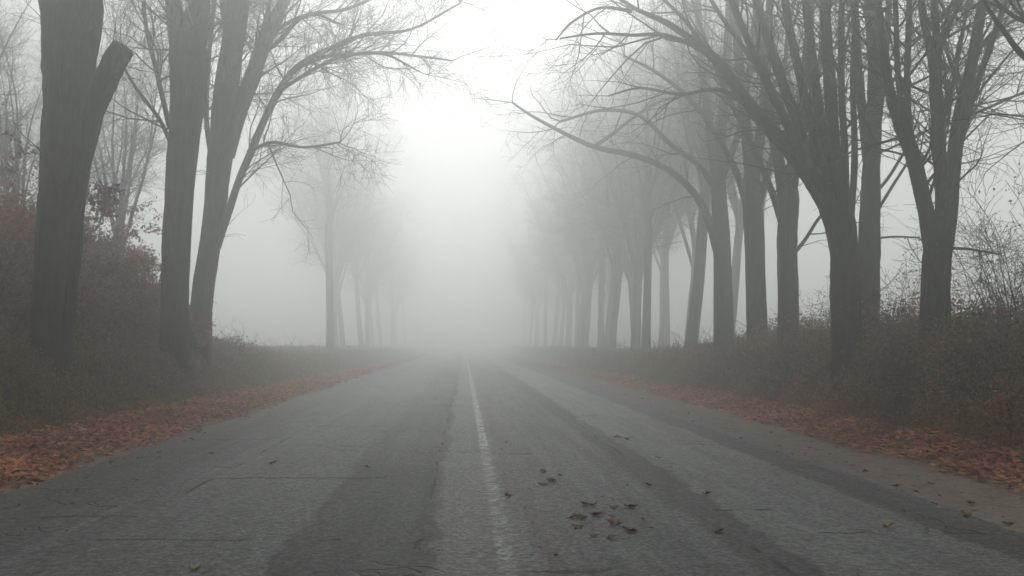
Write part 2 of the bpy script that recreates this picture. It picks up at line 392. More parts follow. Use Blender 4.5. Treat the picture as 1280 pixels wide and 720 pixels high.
def proto_tree(r, height=16, nlimb=7, arch=2, spread=1.0, thick=.27, dens=1.25, arch_dir=-1, fork=(2.2, 3.6)):
    """meshes of a many-stemmed bare tree round the origin: (trunk, [limbs], crown)"""
    h0 = r.uniform(*fork)
    lean = Vector((r.gauss(0, .06), r.gauss(0, .06), 1))
    tp = [Vector((0, 0, -.15)), Vector((0, 0, .25))] + [Vector((lean.x * z + r.gauss(0, .03), lean.y * z + r.gauss(0, .03), z)) for z in (h0 * .4, h0 * .75, h0)]
    tr = [thick * 1.5, thick * 1.15, thick, thick * .95, thick * .9]
    pts, rad = spline(tp, tr, 4)
    up = (pts[-1] - pts[-3]).normalized()
    trunk = (pts + [pts[-1] + up * thick * k for k in (1.5, 3.2, 4.6)], rad + [thick * .7, thick * .42, .01]); limbs = []; tw = Tubes()
    for i in range(nlimb):
        az = 2 * math.pi * i / nlimb + r.uniform(-.4, .4); tilt = R(r.uniform(7, 24)) * spread
        d = Vector((math.cos(az) * math.sin(tilt), math.sin(az) * math.sin(tilt), math.cos(tilt)))
        p = sample(pts, r.uniform(.72, .98))[0]
        L = (height - p.z) * r.uniform(.7, 1.0)
        lp = walk(p, d, L, 12, .055, .012, r); r0 = thick * r.uniform(.38, .62)
        lr = [max(.012, r0 * (1 - k / 12.6)) for k in range(13)]
        limbs.append((lp, lr)); spawn(lp, lr, 1, tw, r, dens, .15)
        if r.random() < .7:
            q, tg = sample(lp, r.uniform(.1, .4)); d2 = (tg + rand_perp(tg, r) * .35).normalized()
            l2 = walk(q, d2, L * .6, 9, .06, .015, r); rr2 = [max(.01, r0 * .55 * (1 - k / 9.4)) for k in range(10)]
            limbs.append((l2, rr2)); spawn(l2, rr2, 1, tw, r, dens, .2)
    for i in range(arch):
        d = Vector((arch_dir * r.uniform(.6, 1), r.uniform(-.6, .6), r.uniform(.7, 1.3))).normalized()
        p = sample(pts, r.uniform(.8, .98))[0]; lp = [p]; L = r.uniform(6, 9)
        for k in range(10):
            d = (d + Vector((arch_dir * .06 + r.gauss(0, .04), r.gauss(0, .07), -.055 + r.gauss(0, .04)))).normalized(); lp.append(lp[-1] + d * L / 10)
        r0 = thick * .42; lr = [max(.010, r0 * (1 - k / 10.5)) for k in range(11)]
        limbs.append((lp, lr)); spawn(lp, lr, 1, tw, r, dens * 1.1, .25, 1.0, -.02)
    return trunk, limbs, tw
def build_proto(name, label, group, loc, rot, pr):
    trunk, limbs, tw = pr
    o = empty(name, (0, 0, 0), label, 'tree', group); z = (0, 0, 0)
    t = Tubes(); t.add(trunk[0], trunk[1], 14); t.build('trunk', M_bark, o, z)
    for lp, lr in limbs:
        t = Tubes(); t.add(lp, lr, 9); t.build('limb', M_bark, o, z)
    tw.build('crown', M_twig, o, z)
    o.location = loc; o.rotation_euler = (0, 0, rot); return o
def copy_tree(root, label, group, loc, rot, s=1.0):
    c = root.copy(); C.objects.link(c); c.location = loc; c.rotation_euler = (0, 0, rot); c.scale = (s, s, s)
    c['label'] = label; c['group'] = group
    for ch in list(root.children):
        k = ch.copy(); C.objects.link(k); k.parent = c
        for g in list(ch.children):
            q = g.copy(); C.objects.link(q); q.parent = k
    return c

# ------------------------------------------------------------------ crafted trees, left
GL = 'bare trees along the left roadside'; GR = 'bare trees along the right roadside'
crafted_tree('roadside_tree', 'thick dark tree with a sawn-off side limb, nearest on the left bank', 15,
    [(61, 460, 34), (60, 400, 36), (66, 310, 40), (72, 240, 46), (80, 150, 55), (86, 80, 60), (93, 10, 72), (98, -60, 76)],
    [[(78, 470, 18, .25), (83, 400, 18, .25), (90, 320, 22, .2), (96, 240, 25, .15), (108, 170, 28, .1), (121, 122, 28, .1), (138, 86, 29, .1), (154, 60, 28, .1), 'stub'],
     [(85, -30, 44, 0), (70, -110, 36, .2), (58, -190, 30, .3)], [(104, -30, 46, 0), (124, -120, 36, -.3), (138, -220, 28, -.5)],
     [(98, -40, 30, .2), (100, -140, 26, .6), (96, -220, 22, .9)]], 21, GL, 1.4)
crafted_tree('roadside_tree', 'straight grey tree forking high up, left of the leaning one on the left bank', 21,
    [(218, 445, 37), (220, 350, 34), (225, 240, 35), (230, 160, 38), (234, 100, 43), (236, 70, 45)],
    [[(228, 110, 24), (222, 50, 22), (217, 0, 21), (212, -60, 18, .3)], [(240, 110, 26), (244, 50, 27), (249, 0, 27), (256, -70, 24, -.4)],
     [(212, 160, 7), (196, 90, 6, .2), (184, 40, 5, .4), (178, -10, 4, .5)],
     [(218, 190, 6), (200, 150, 5, -.2), (170, 110, 4, -.4), (150, 75, 3, -.4), 'end']], 22, GL, 1.5)
crafted_tree('roadside_tree', 'leaning multi-stemmed tree whose long arching branch reaches over the left lane', 23.5,
    [(249, 440, 30), (253, 375, 27), (263, 300, 25), (269, 245, 27), (275, 195, 29), (280, 170, 28)],
    [[(276, 190, 26), (280, 130, 28), (288, 70, 28), (297, 0, 27), (304, -70, 22, .4)],
     [(284, 195, 20), (301, 135, 18), (316, 92, 20), (333, 48, 17, -.2), (356, 0, 14, -.3), (378, -50, 10, -.4)],
     [(312, 100, 7), (322, 60, 7), (334, 20, 6), (342, -20, 5)], [(270, 230, 7), (258, 150, 6, .4), (262, 60, 6, .6), (270, -10, 5, .8)],
     [(290, 70, 9), (280, 20, 8, .3), (277, -30, 7, .5)],
     [(272, 310, 8), (286, 265, 9), (298, 228, 9), (312, 194, 9), (330, 150, 9, -.2), (350, 112, 9, -.4), (372, 84, 8, -.7), (410, 62, 6, -1), (455, 44, 5, -1.3), (515, 36, 3, -1.8), (575, 4, 2, -2.2), 'end'],
     [(372, 84, 6, -.7), (410, 70, 5, -.5), (440, 68, 4.5, -.3), (480, 66, 4, 0), (520, 70, 3, .3), (566, 76, 2, .5), 'end'],
     [(345, 116, 5, -.4), (390, 88, 4.5, -.8), (430, 70, 4, -1.2), (480, 68, 3, -1.6), (525, 90, 2, -2), 'end'],
     [(325, 70, 6, -.2), (350, 50, 5, -.4), (380, 20, 4.5, -.8), (430, 12, 4, -1), (480, -8, 3, -1.2), 'end'],
     [(310, 190, 5, -.2), (340, 178, 4, -.5), (380, 184, 3.5, -.8), (425, 178, 2.5, -1), 'end'],
     [(330, 62, 5, -.2), (352, 34, 4.5, -.4), (390, 18, 4, -.6), (425, 30, 2.5, -.9), 'end']], 23, GL, 1.6)

# ------------------------------------------------------------------ crafted trees, right
crafted_tree('roadside_tree', 'three-stemmed tree with narrow forks, farthest right of the trunks in view', 14,
    [(1170, 430, 37), (1170, 380, 34), (1171, 330, 33), (1172, 305, 33)],
    [[(1166, 325, 20), (1158, 270, 19), (1149, 225, 18), (1138, 185, 18, .1), (1124, 152, 15, .2), (1112, 115, 12, .2), (1104, 60, 10, .3), (1097, 0, 9, .3)],
     [(1137, 180, 8, .1), (1134, 110, 8, .2), (1136, 40, 7, .3), (1137, -20, 6, .3)], [(1130, 165, 8, .1), (1122, 90, 7, 0), (1120, 20, 6, 0), (1116, -30, 6, 0)],
     [(1176, 320, 19), (1177, 250, 15), (1175, 190, 15), (1171, 130, 17), (1165, 75, 10), (1156, 30, 9), (1149, -20, 8)],
     [(1171, 125, 11), (1172, 70, 9), (1169, 20, 9), (1167, -30, 8)], [(1173, 70, 6, -.1), (1185, 35, 6, -.2), (1203, 0, 5, -.3)],
     [(1180, 320, 18), (1188, 260, 17), (1193, 205, 17), (1199, 150, 17, -.1), (1210, 100, 14, -.2), (1220, 50, 13, -.3), (1229, 0, 12, -.3)],
     [(1194, 210, 8, -.1), (1208, 150, 8, -.3), (1228, 85, 8, -.5), (1245, 35, 7, -.7), (1262, -10, 6, -.8)],
     [(1176, 160, 5, .3), (1190, 110, 5, .4), (1202, 50, 4, .5), (1212, -10, 4, .6)],
     [(1188, 310, 4, .1), (1215, 312, 3, .2), (1250, 318, 2, .4), 'end'], [(1200, 150, 4), (1235, 135, 3.5), (1275, 118, 3), (1310, 112, 2), 'end']], 31, GR, 1.25, ext_len=(4, 6.5))
crafted_tree('roadside_tree', 'broad right-hand tree fanning into many stems with one limb arching far over the road', 16,
    [(1057, 430, 36), (1056, 370, 34), (1056, 320, 34), (1052, 280, 36)],
    [[(1050, 300, 24), (1037, 262, 24), (1020, 228, 23), (994, 196, 20, .1), (962, 162, 17, .2), (930, 122, 15, .3), (900, 80, 12, .4), (872, 54, 9, .5), (832, 28, 7, .7), (796, 12, 5, .9), (762, -8, 3.5, 1), (720, -22, 2.5, 1.2), 'end'],
     [(900, 80, 8, .4), (870, 58, 6, .2), (830, 44, 5, 0), (790, 44, 4, -.2), (745, 42, 3, -.4), (700, 48, 2, -.5), 'end'],
     [(885, 66, 6, .5), (860, 30, 5, .5), (830, 0, 4, .5), (800, -30, 3, .5), 'end'],
     [(935, 128, 7, .3), (895, 112, 5, .6), (850, 118, 4, 1), (800, 110, 3, 1.3), (760, 120, 2, 1.5), 'end'],
     [(790, 14, 4, .9), (750, 10, 3.5, .8), (715, 28, 3, .7), (695, 50, 2, .6), 'end'],
     [(1025, 240, 12, -.1), (995, 180, 11, -.2), (962, 110, 10, -.2), (935, 50, 9, -.3), (915, 0, 8, -.3)],
     [(1040, 270, 14, .2), (1014, 200, 13, .3), (988, 130, 12, .4), (962, 55, 11, .5), (944, -10, 9, .6)],
     [(1045, 275, 13), (1024, 200, 12), (1006, 120, 11), (990, 50, 10), (980, -10, 9)],
     [(1049, 280, 15, .1), (1034, 200, 14, .2), (1020, 110, 12, .3), (1012, 40, 11, .4), (1005, -20, 10, .5)],
     [(1054, 285, 16), (1044, 200, 16), (1038, 110, 15), (1032, 40, 13), (1030, -20, 12)],
     [(1056, 280, 10, -.2), (1056, 190, 9, -.3), (1052, 100, 8, -.4), (1052, 0, 7, -.5)],
     [(1000, 200, 7, .3), (970, 120, 7, .6), (930, 60, 6, .9), (895, 10, 5, 1.2), (870, -40, 4, 1.4)],
     [(1062, 300, 8, .2), (1068, 200, 8, .4), (1066, 100, 7, .5), (1070, 0, 6, .6)]], 32, GR, .9, ext_len=(4, 6.5))
crafted_tree('roadside_tree', 'slim upright tree touching the right flank of the broad fanning one', 17.5,
    [(1085, 430, 28), (1085, 350, 26), (1086, 290, 24), (1089, 230, 21), (1091, 190, 20)],
    [[(1091, 200, 19), (1093, 130, 17), (1091, 60, 14), (1086, 0, 12)], [(1088, 240, 11), (1079, 160, 10), (1072, 80, 10), (1068, 0, 9)],
     [(1092, 190, 9), (1102, 110, 9), (1109, 40, 8), (1112, -20, 7)], [(1096, 240, 4), (1112, 220, 4), (1132, 188, 3.5), (1150, 165, 3), 'end'],
     [(1096, 265, 4, .3), (1116, 232, 4, .3), (1136, 200, 3, .2), (1150, 168, 2, .2), 'end'], [(1094, 298, 3), (1120, 296, 2.5), (1150, 297, 2), 'end']], 33, GR, .9, ext_len=(3.5, 6))
crafted_tree('roadside_tree', 'two fused grey stems in the fog just left of the broad fanning tree', 20,
    [(985, 430, 26), (985, 360, 24), (984, 300, 24), (988, 250, 23)],
    [[(985, 270, 16), (992, 200, 15), (1002, 130, 13), (1010, 50, 11), (1014, -10, 10)], [(982, 275, 15), (975, 210, 14), (962, 140, 13), (952, 70, 11), (945, 0, 10)],
     [(980, 290, 8), (965, 240, 8, .2), (940, 180, 7, .4), (910, 120, 6, .6), (885, 60, 5, .8), (865, 0, 4, 1)],
     [(990, 320, 5, -.2), (1006, 300, 4.5, -.3), (1022, 275, 4, -.4), (1034, 262, 3, -.5), 'end'],
     [(992, 250, 8), (1000, 190, 7), (1018, 120, 6), (1030, 50, 5), (1040, -10, 4)]], 34, GR, .8, ext_len=(3.5, 6))
crafted_tree('roadside_tree', 'pale grey slender tree in the fog, second left of the broad fanning tree', 22.5,
    [(946, 430, 26), (944, 350, 24), (942, 280, 23), (940, 230, 22)],
    [[(941, 250, 15), (934, 180, 14), (926, 100, 12), (920, 20, 10), (917, -30, 9)], [(940, 250, 14), (950, 170, 12), (958, 90, 11), (962, 0, 9)],
     [(938, 270, 9), (920, 215, 8), (890, 160, 7), (858, 120, 6), (820, 90, 4), (780, 70, 3), 'end'], [(944, 270, 8), (964, 200, 7), (978, 120, 6), (985, 30, 5)]], 35, GR, .8, ext_len=(3.5, 6))
crafted_tree('roadside_tree', 'fog-pale tree on the right with one low sagging branch', 26,
    [(905, 430, 24), (903, 350, 22), (900, 280, 20), (898, 230, 18)],
    [[(898, 250, 14), (902, 170, 12), (908, 80, 10), (912, 0, 9)], [(897, 250, 12), (888, 170, 11), (878, 90, 9), (872, 0, 8)],
     [(899, 320, 11), (884, 270, 10), (862, 235, 9), (830, 210, 8), (792, 194, 7), (745, 184, 6), (700, 164, 4.5), (665, 145, 3.5), (640, 128, 2.5), 'end'],
     [(742, 184, 5), (765, 168, 4.5, .2), (795, 145, 4, .4), (830, 125, 3.5, .5), (870, 118, 3, .6), 'end'],
     [(896, 240, 8), (872, 205, 7, -.4), (838, 180, 6, -.8), (800, 145, 5, -1.2), (752, 138, 4, -1.5), (700, 152, 3, -1.8), 'end'],
     [(898, 235, 8), (925, 160, 7), (938, 80, 6), (945, 0, 5)]], 36, GR, .8, ext_len=(3.5, 6))
crafted_tree('roadside_tree', 'black near tree whose twigs cross the top right corner', 9,
    [(1480, 500, 58), (1478, 380, 54), (1474, 240, 50), (1468, 120, 46), (1464, 20, 42), (1462, -60, 38)],
    [[(1470, 180, 14), (1420, 150, 12), (1360, 120, 10), (1310, 96, 8), (1275, 66, 7), (1250, 32, 5.5), (1232, 6, 4.5), (1215, -25, 3.5), 'end'],
     [(1466, 60, 14), (1400, 44, 11), (1340, 34, 8), (1290, 30, 6), (1258, 14, 4.5), (1240, -8, 4), (1226, -40, 3), 'end'],
     [(1300, 32, 5, .1), (1276, 18, 4, .2), (1262, 0, 3, .3), (1250, -30, 2.5, .3), 'end'],
     [(1462, -40, 26), (1440, -160, 22), (1400, -300, 17), (1380, -420, 12)], [(1464, -40, 26), (1490, -180, 20), (1520, -320, 15)], [(1463, -50, 24), (1470, -200, 20, .6), (1460, -360, 15, .9)]], 37, GR, .55, top=13)

# ------------------------------------------------------------------ far trees
protos = []
spec = [dict(fork=(6.5, 8), nlimb=9, arch=0, spread=.85, thick=.2), dict(fork=(7, 8.5), nlimb=7, arch=0, spread=.8, thick=.17, height=15), dict(fork=(4, 5), nlimb=10, arch=0, spread=.9, thick=.22, height=17), dict(fork=(5, 6.5), nlimb=8, arch=0, spread=.7, thick=.18, height=16)]
# right row
lab_r = ['dim grey tree right behind the low sagging branch', 'blurred stout tree beyond the sagging branch on the right side',
         'faded many-stemmed tree farther along the right side, halfway to the bright gap', 'ghostly trunk in the right row where the verge leaves fade out']
far_r = 'faint bare tree dissolving into fog far down the right side'
far_l = 'faint bare tree dissolving into fog far down the left side'
FR, FL = 'distant trees of the right row', 'distant trees of the left row'
ys_r = [34, 41, 48.5, 55, 60, 65, 69, 75, 81, 87, 93, 100, 107, 115, 124, 134, 145, 158]
pr_r = random.Random(5)
for i, y in enumerate(ys_r):
    x = 8.0 + (1.0 if i > 1 else 0) + (1.0 if i > 7 else 0) + pr_r.uniform(-.5, .9); loc = (x, y, float(gz(x, y)))
    lab, grp = (lab_r[i], GR) if i < 4 else (far_r, FR)
    if i < 4:
        q = build_proto('roadside_tree', lab, grp, loc, pr_r.uniform(-.3, .3), proto_tree(pr_r, **spec[i])); protos.append(q)
    else:
        copy_tree(protos[i % 4], lab, grp, loc, pr_r.uniform(-.6, .6), pr_r.uniform(1.1, 1.25))
# second line on the right, farther from the road, closing the view behind the first
for i, y in enumerate([40, 46, 52, 57, 63, 70, 78, 87, 97, 110, 124, 140]):
    x = (11.6 if y < 60 else 13.5) + pr_r.uniform(-1.0, 1.6); copy_tree(protos[(i * 3 + 1) % 4], 'faint bare tree standing back behind the right roadside row in the fog', 'distant trees behind the right row', (x, y, float(gz(x, y))), pr_r.uniform(0, 6.28), pr_r.uniform(1.0, 1.2))
lab_l = ['pale slim tree third in the far left row', 'pale many-stemmed tree fourth in the far left row']
for i, y in enumerate([72, 78, 84, 90, 97, 104, 112, 120, 129, 139, 150, 162]):
    x = -10.3 - pr_r.uniform(-.5, .9); lab, grp = (lab_l[i], GL) if i < 2 else (far_l, FL)
    copy_tree(protos[(i + 1) % 4], lab, grp, (x, y, float(gz(x, y))), math.pi + pr_r.uniform(-.6, .6), pr_r.uniform(1.1, 1.25))
for x, y, sc_, lab in [(-8.3, 57, 1.25, 'tall faint tree leading the far left row, its crown leaving the picture top')]:
    copy_tree(protos[1], lab, GL, (x, y, float(gz(x, y))), math.pi + pr_r.uniform(-.5, .5), sc_)
GB = 'thin trees standing back in the wood on the left'
for x, y, s, lab in [(-13.2, 27, .62, 'thin bare tree showing left of the thick dark trunk at the picture edge'),
                     (-11.0, 30, .7, 'slender bare tree in the wood between the sawn-limb trunk and the straight grey trunk'),
                     (-15.5, 36, .8, 'hazy bare tree standing back behind the copper shrubs on the left'),
                     (-12.4, 22, .6, 'crooked thin bare tree close behind the thick dark trunk')]:
    copy_tree(protos[rng.randrange(4)], lab, GB, (x, y, float(gz(x, y))), rng.uniform(0, 6), s)

# ------------------------------------------------------------------ leaves
def leaf_mesh(name, pos, size, material, parent=None, origin=None, flat=.5, slim=.7, curl=.25):
    """folded four-cornered leaves; flat 1 = lying level, 0 = any way up"""
    n_ = len(pos); pos = np.asarray(pos, float); size = np.asarray(size, float)[:, None]
    nrm = npr.normal(0, 1, (n_, 3)); nrm /= np.linalg.norm(nrm, axis=1, keepdims=True)
    nrm = nrm * (1 - flat) + np.array([0, 0, 1.0]) * flat; nrm /= np.linalg.norm(nrm, axis=1, keepdims=True) + 1e-9
    a = npr.normal(0, 1, (n_, 3)); a -= nrm * (a * nrm).sum(1, keepdims=True); a /= np.linalg.norm(a, axis=1, keepdims=True)
    b_ = np.cross(nrm, a); c_ = npr.uniform(-.2, 1, (n_, 1)) * curl
    sl = slim * npr.uniform(.7, 1.2, (n_, 1))
    v = np.stack([pos - a * size * .5, pos + b_ * size * .5 * sl + nrm * size * c_ - a * size * .08, pos + a * size * .5 + nrm * size * c_ * .6, pos - b_ * size * .5 * sl + nrm * size * c_ - a * size * .08], 1).reshape(-1, 3)
    i = np.arange(n_)[:, None] * 4
    f = np.concatenate([i + np.array([0, 1, 2]), i + np.array([0, 2, 3])], 1).reshape(-1, 3)
    return fast_mesh(name, v, f, material, parent, False, origin)

def scatter(nn, x0, x1, y0, y1, power=1.0):
    """more points near the camera: depth distributed by power"""
    u = npr.random(nn); y = y0 * (y1 / y0) ** (u ** power); x = npr.uniform(x0, x1, nn); return x, y

# undergrowth mounds (solid heart) + leaves + canes
def mound(x, y, side):
    if side > 0:
        prof = smooth01(5.95, 6.7, x) * (1 - .45 * smooth01(8.2, 10.5, x)); h = 1.08 + .36 * bumps(x, y, 1.1, 5) + .2 * bumps(x, y, .45, 2)
        h = h * (1 - .62 * smooth01(19, 32, y)) * (.5 + .5 * smooth01(4, 9, y))
    else:
        u = -x; fade = 1 - .5 * smooth01(25, 36, y); prof = smooth01(5.7, 6.7, u); h = .48 + .55 * smooth01(7.8, 10.5, u) * (1 - .6 * smooth01(26, 34, y)) + .22 * bumps(x, y, 1.4, 8) + .08 * bumps(x, y, .45, 4)
        h = h * fade
    return prof * np.maximum(h, .1)
def undergrowth(side, material, core_mat, nleaf, ncane, lsize, nm):
    s = side; xa, xb = (5.9, 12.5) if s > 0 else (-15, -5.8)
    xg = np.linspace(xa, xb, 60); yg = np.concatenate([np.linspace(3, 40, 190), np.linspace(41, 170, 90)])
    gx, gy = np.meshgrid(xg, yg)
    z = gz(gx, gy) + mound(gx, gy, s) * .72 - .05 + npr.normal(0, .02, gx.shape)
    v = np.stack([gx.ravel(), gy.ravel(), z.ravel()], 1); a = np.arange(gx.size).reshape(gx.shape)
    f = np.stack([a[:-1, :-1].ravel(), a[:-1, 1:].ravel(), a[1:, 1:].ravel(), a[1:, :-1].ravel()], 1)
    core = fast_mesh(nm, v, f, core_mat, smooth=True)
    x, y = scatter(nleaf, xa, xb, 4.5, 150, 1.15)
    # bias to the road side where they show
    near = npr.random(nleaf) ** 1.9; x = (xa + (xb - xa) * near) if s > 0 else (xb - (xb - xa) * near)
    mh = mound(x, y, s); t = .5 + .65 * npr.random(nleaf) ** 1.3
    keep = mh > .03; z = gz(x, y) + mh * t
    pos = np.stack([x, y, z], 1)[keep]; sz = (npr.uniform(.6, 1.3, nleaf) * lsize * (1 + .5 * smooth01(20, 80, y)))[keep]
    leaf_mesh('leaves', pos, sz, material, core, flat=.35)
    tb = Tubes(); r = random.Random(40 + s)
    for _ in range(ncane):
        yy = 5 * (90 / 5) ** (r.random() ** 1.1); xx = (6.6 + 4.5 * r.random() ** 1.3) if s > 0 else -(6.8 + 7 * r.random())
        L = r.uniform(.7, 1.7); d = Vector((r.gauss(0, .5), r.gauss(0, .5), 1.1)).normalized(); p = Vector((xx, yy, float(gz(xx, yy))))
        pts = [p]
        for k in range(5):
            d = (d + Vector((r.gauss(0, .16), r.gauss(0, .16), -.16))).normalized(); pts.append(pts[-1] + d * L / 5)
        tb.add(pts, [.008, .007, .006, .005, .004, .003], 3)
    tb.build('canes', M_twig, core, (0, 0, 0))
    return core
m, n, b = mat('thicket_soil_brown'); M_core = m  # dark soil brown for the solid mounds under leaves and canes
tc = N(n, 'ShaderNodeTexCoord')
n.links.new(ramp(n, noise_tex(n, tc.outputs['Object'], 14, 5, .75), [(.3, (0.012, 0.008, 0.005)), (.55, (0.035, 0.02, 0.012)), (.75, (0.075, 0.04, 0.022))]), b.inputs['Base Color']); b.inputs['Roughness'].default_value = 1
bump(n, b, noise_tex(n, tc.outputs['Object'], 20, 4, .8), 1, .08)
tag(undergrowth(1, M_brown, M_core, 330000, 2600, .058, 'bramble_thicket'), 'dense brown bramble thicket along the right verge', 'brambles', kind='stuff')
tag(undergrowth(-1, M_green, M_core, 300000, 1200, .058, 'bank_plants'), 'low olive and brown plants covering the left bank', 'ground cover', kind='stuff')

# leaf drifts
def litter(name, x0, x1, n_, y1, size, label, side, dens_pow=1.1):
    x, y = scatter(n_, x0, x1, 4.2, y1, dens_pow)
    wv = .35 * bumps(x * .5, y, .8, 6)
    if side > 0:
        u = (x - (5.05 + wv * .5)) / .55; out = 6.35 + wv * .4 + .5 * npr.random(n_) ** 3 ; keep = (npr.random(n_) < smooth01(-.9, .9, u) ** 1.2 * (.85 + .15 * bumps(x, y, .7, 9))) & (x < out)
    else:
        edge = -4.2 + wv * .5; u = (edge - x) / .55; out = -6.5 + .7 * smooth01(14, 22, y) + wv - .9 * npr.random(n_) ** 3; keep = (npr.random(n_) < smooth01(-.7, .9, u) ** 1.2 * (.85 + .15 * bumps(x, y, .7, 9))) & (x > out)
    x, y = x[keep], y[keep]; pile = .05 * npr.random(len(x)) ** 1.5
    z = gz(x, y) - .02 + .012 + pile * (1 + .6 * bumps(x, y, .5, 3))
    sz = npr.uniform(.6, 1.25, len(x)) * size * (1 + .4 * smooth01(18, 60, y))
    o = leaf_mesh(name, np.stack([x, y, z], 1), sz, M_litter, flat=.76, slim=.85, curl=.38)
    return tag(o, label, 'leaf litter', kind='stuff')
litter('leaf_drift', -7.6, -3.9, 85000, 130, .085, 'thick drift of rust-orange fallen leaves along the left verge', -1)
litter('leaf_drift', 4.9, 6.9, 55000, 130, .085, 'band of rust-orange fallen leaves along the right verge', 1)
def grass(name, label, x0, x1, n_, y1, side):
    x, y = scatter(n_, x0, x1, 5, y1, 1.1)
    d = .5 + .5 * bumps(x, y, .9, 12); keep = npr.random(n_) < np.clip(d * 1.4, 0, 1); x, y = x[keep], y[keep]; k_ = len(x)
    h = npr.uniform(.08, .24, k_) * (1 + .7 * smooth01(18, 30, y)) * (.6 + .6 * smooth01(5.6, 6.6, np.abs(x))); z = gz(x, y) - .02 + mound(x, y, side) * .72 - .02
    lean = npr.normal(0, .45, (k_, 2)) * h[:, None]; a = npr.uniform(0, 6.28, k_); wd = .006 * (1 + smooth01(14, 50, y) * 2)
    p0 = np.stack([x, y, z], 1); dx = np.stack([np.cos(a) * wd, np.sin(a) * wd, 0 * a], 1)
    mid_ = p0 + np.stack([lean[:, 0] * .3, lean[:, 1] * .3, h * .6], 1); tip = p0 + np.stack([lean[:, 0], lean[:, 1], h], 1)
    v = np.stack([p0 - dx, p0 + dx, mid_ + dx * .7, tip, mid_ - dx * .7], 1).reshape(-1, 3); i = np.arange(k_)[:, None] * 5
    f = np.concatenate([i + np.array([0, 1, 2]), i + np.array([0, 2, 4]), i + np.array([4, 2, 3])], 1).reshape(-1, 3)
    return tag(fast_mesh(name, v, f, M_grass), label, 'grass', kind='stuff')
grass('verge_grass', 'tan and olive grass along the foot of the left bank', -10.0, -5.5, 45000, 90, -1)
grass('verge_grass', 'tan and olive grass between the right leaf band and the brambles', 5.8, 8.2, 32000, 90, 1)
# thin crumbs of leaf on the shoulders and the asphalt
x, y = scatter(5200, -4.6, 5.6, 4.6, 90, 1.1)
wgt = np.where(x > 3.7, .55, np.where(x < -3.6, .6, .035)) + .5 * np.exp(-((x - .5) / .12) ** 2) * (y < 12) + .25 * np.exp(-((x - 1.2) / .3) ** 2) * (y < 8.5)
k = npr.random(len(x)) < wgt; x, y = x[k], y[k]
z = np.where((x > -3.9) & (x < 3.8), .018 + .022 * (1 - (x / 4) ** 2).clip(0), gz(x, y) - .004)
tag(leaf_mesh('leaf_crumbs', np.stack([x, y, z], 1), npr.uniform(.018, .085, len(x)) * (.6 + .4 * (np.abs(x) > 3.6)), M_roadleaf, flat=.8, slim=.8, curl=.4), 'small brown leaf scraps strewn on shoulder and asphalt', 'leaf scraps', kind='stuff')

# ------------------------------------------------------------------ single leaves on the road
def lobed_leaf(name, label, px, py, size, rot, mat_, curl, group=None, proto=[None]):
    d = FPX * (EYE - .03) / (py - VY); x = (px - VX) / FPX * d; r = random.Random(int(px * 7 + py))
    out = []
    tips = [(0, 1.0), (.9, .78), (1.75, .62), (2.55, .42), (math.pi, .18), (-2.55, .42), (-1.75, .62), (-.9, .78)]
    tips.sort(key=lambda q: q[0])
    for i, (an, rr) in enumerate(tips):
        out.append((an, rr * r.uniform(.9, 1.1)))
        a2 = tips[(i + 1) % len(tips)][0] + (2 * math.pi if i == len(tips) - 1 else 0); out.append(((an + a2) / 2, min(rr, tips[(i + 1) % len(tips)][1]) * .62))
    vs = [(0, 0, 0)]
    for fr in (.5, 1.0):
        for an, rr in out:
            xx, yy = math.sin(an) * rr * fr * .5 * size, math.cos(an) * rr * fr * .5 * size
            q = (xx * xx * 1.3 + yy * yy * .7) / (size * .5) ** 2
            vs.append((xx * (1 - .3 * curl * q), yy * (1 - .22 * curl * q), max(.004, size * .36 * curl * q + r.uniform(-.04, .09) * size + .02 * size * (fr == 1))))
    k = len(out); fs = []
    for i in range(k):
        j = (i + 1) % k; fs.append((0, 1 + i, 1 + j)); fs.append((1 + i, 1 + k + i, 1 + k + j)); fs.append((1 + i, 1 + k + j, 1 + j))
    o = fast_mesh(name, vs, fs, mat_, None, True)
    sm = o.modifiers.new('thick', 'SOLIDIFY'); sm.thickness = .0015
    o.location = (x, d, road_z(x) + .004); o.rotation_euler = (r.uniform(-.25, .25), r.uniform(-.25, .25), rot)
    tag(o, label, 'leaf', group); return o
GLV = 'single leaves lying on the road'; GCL = 'loose cluster of leaves right of the centre line'
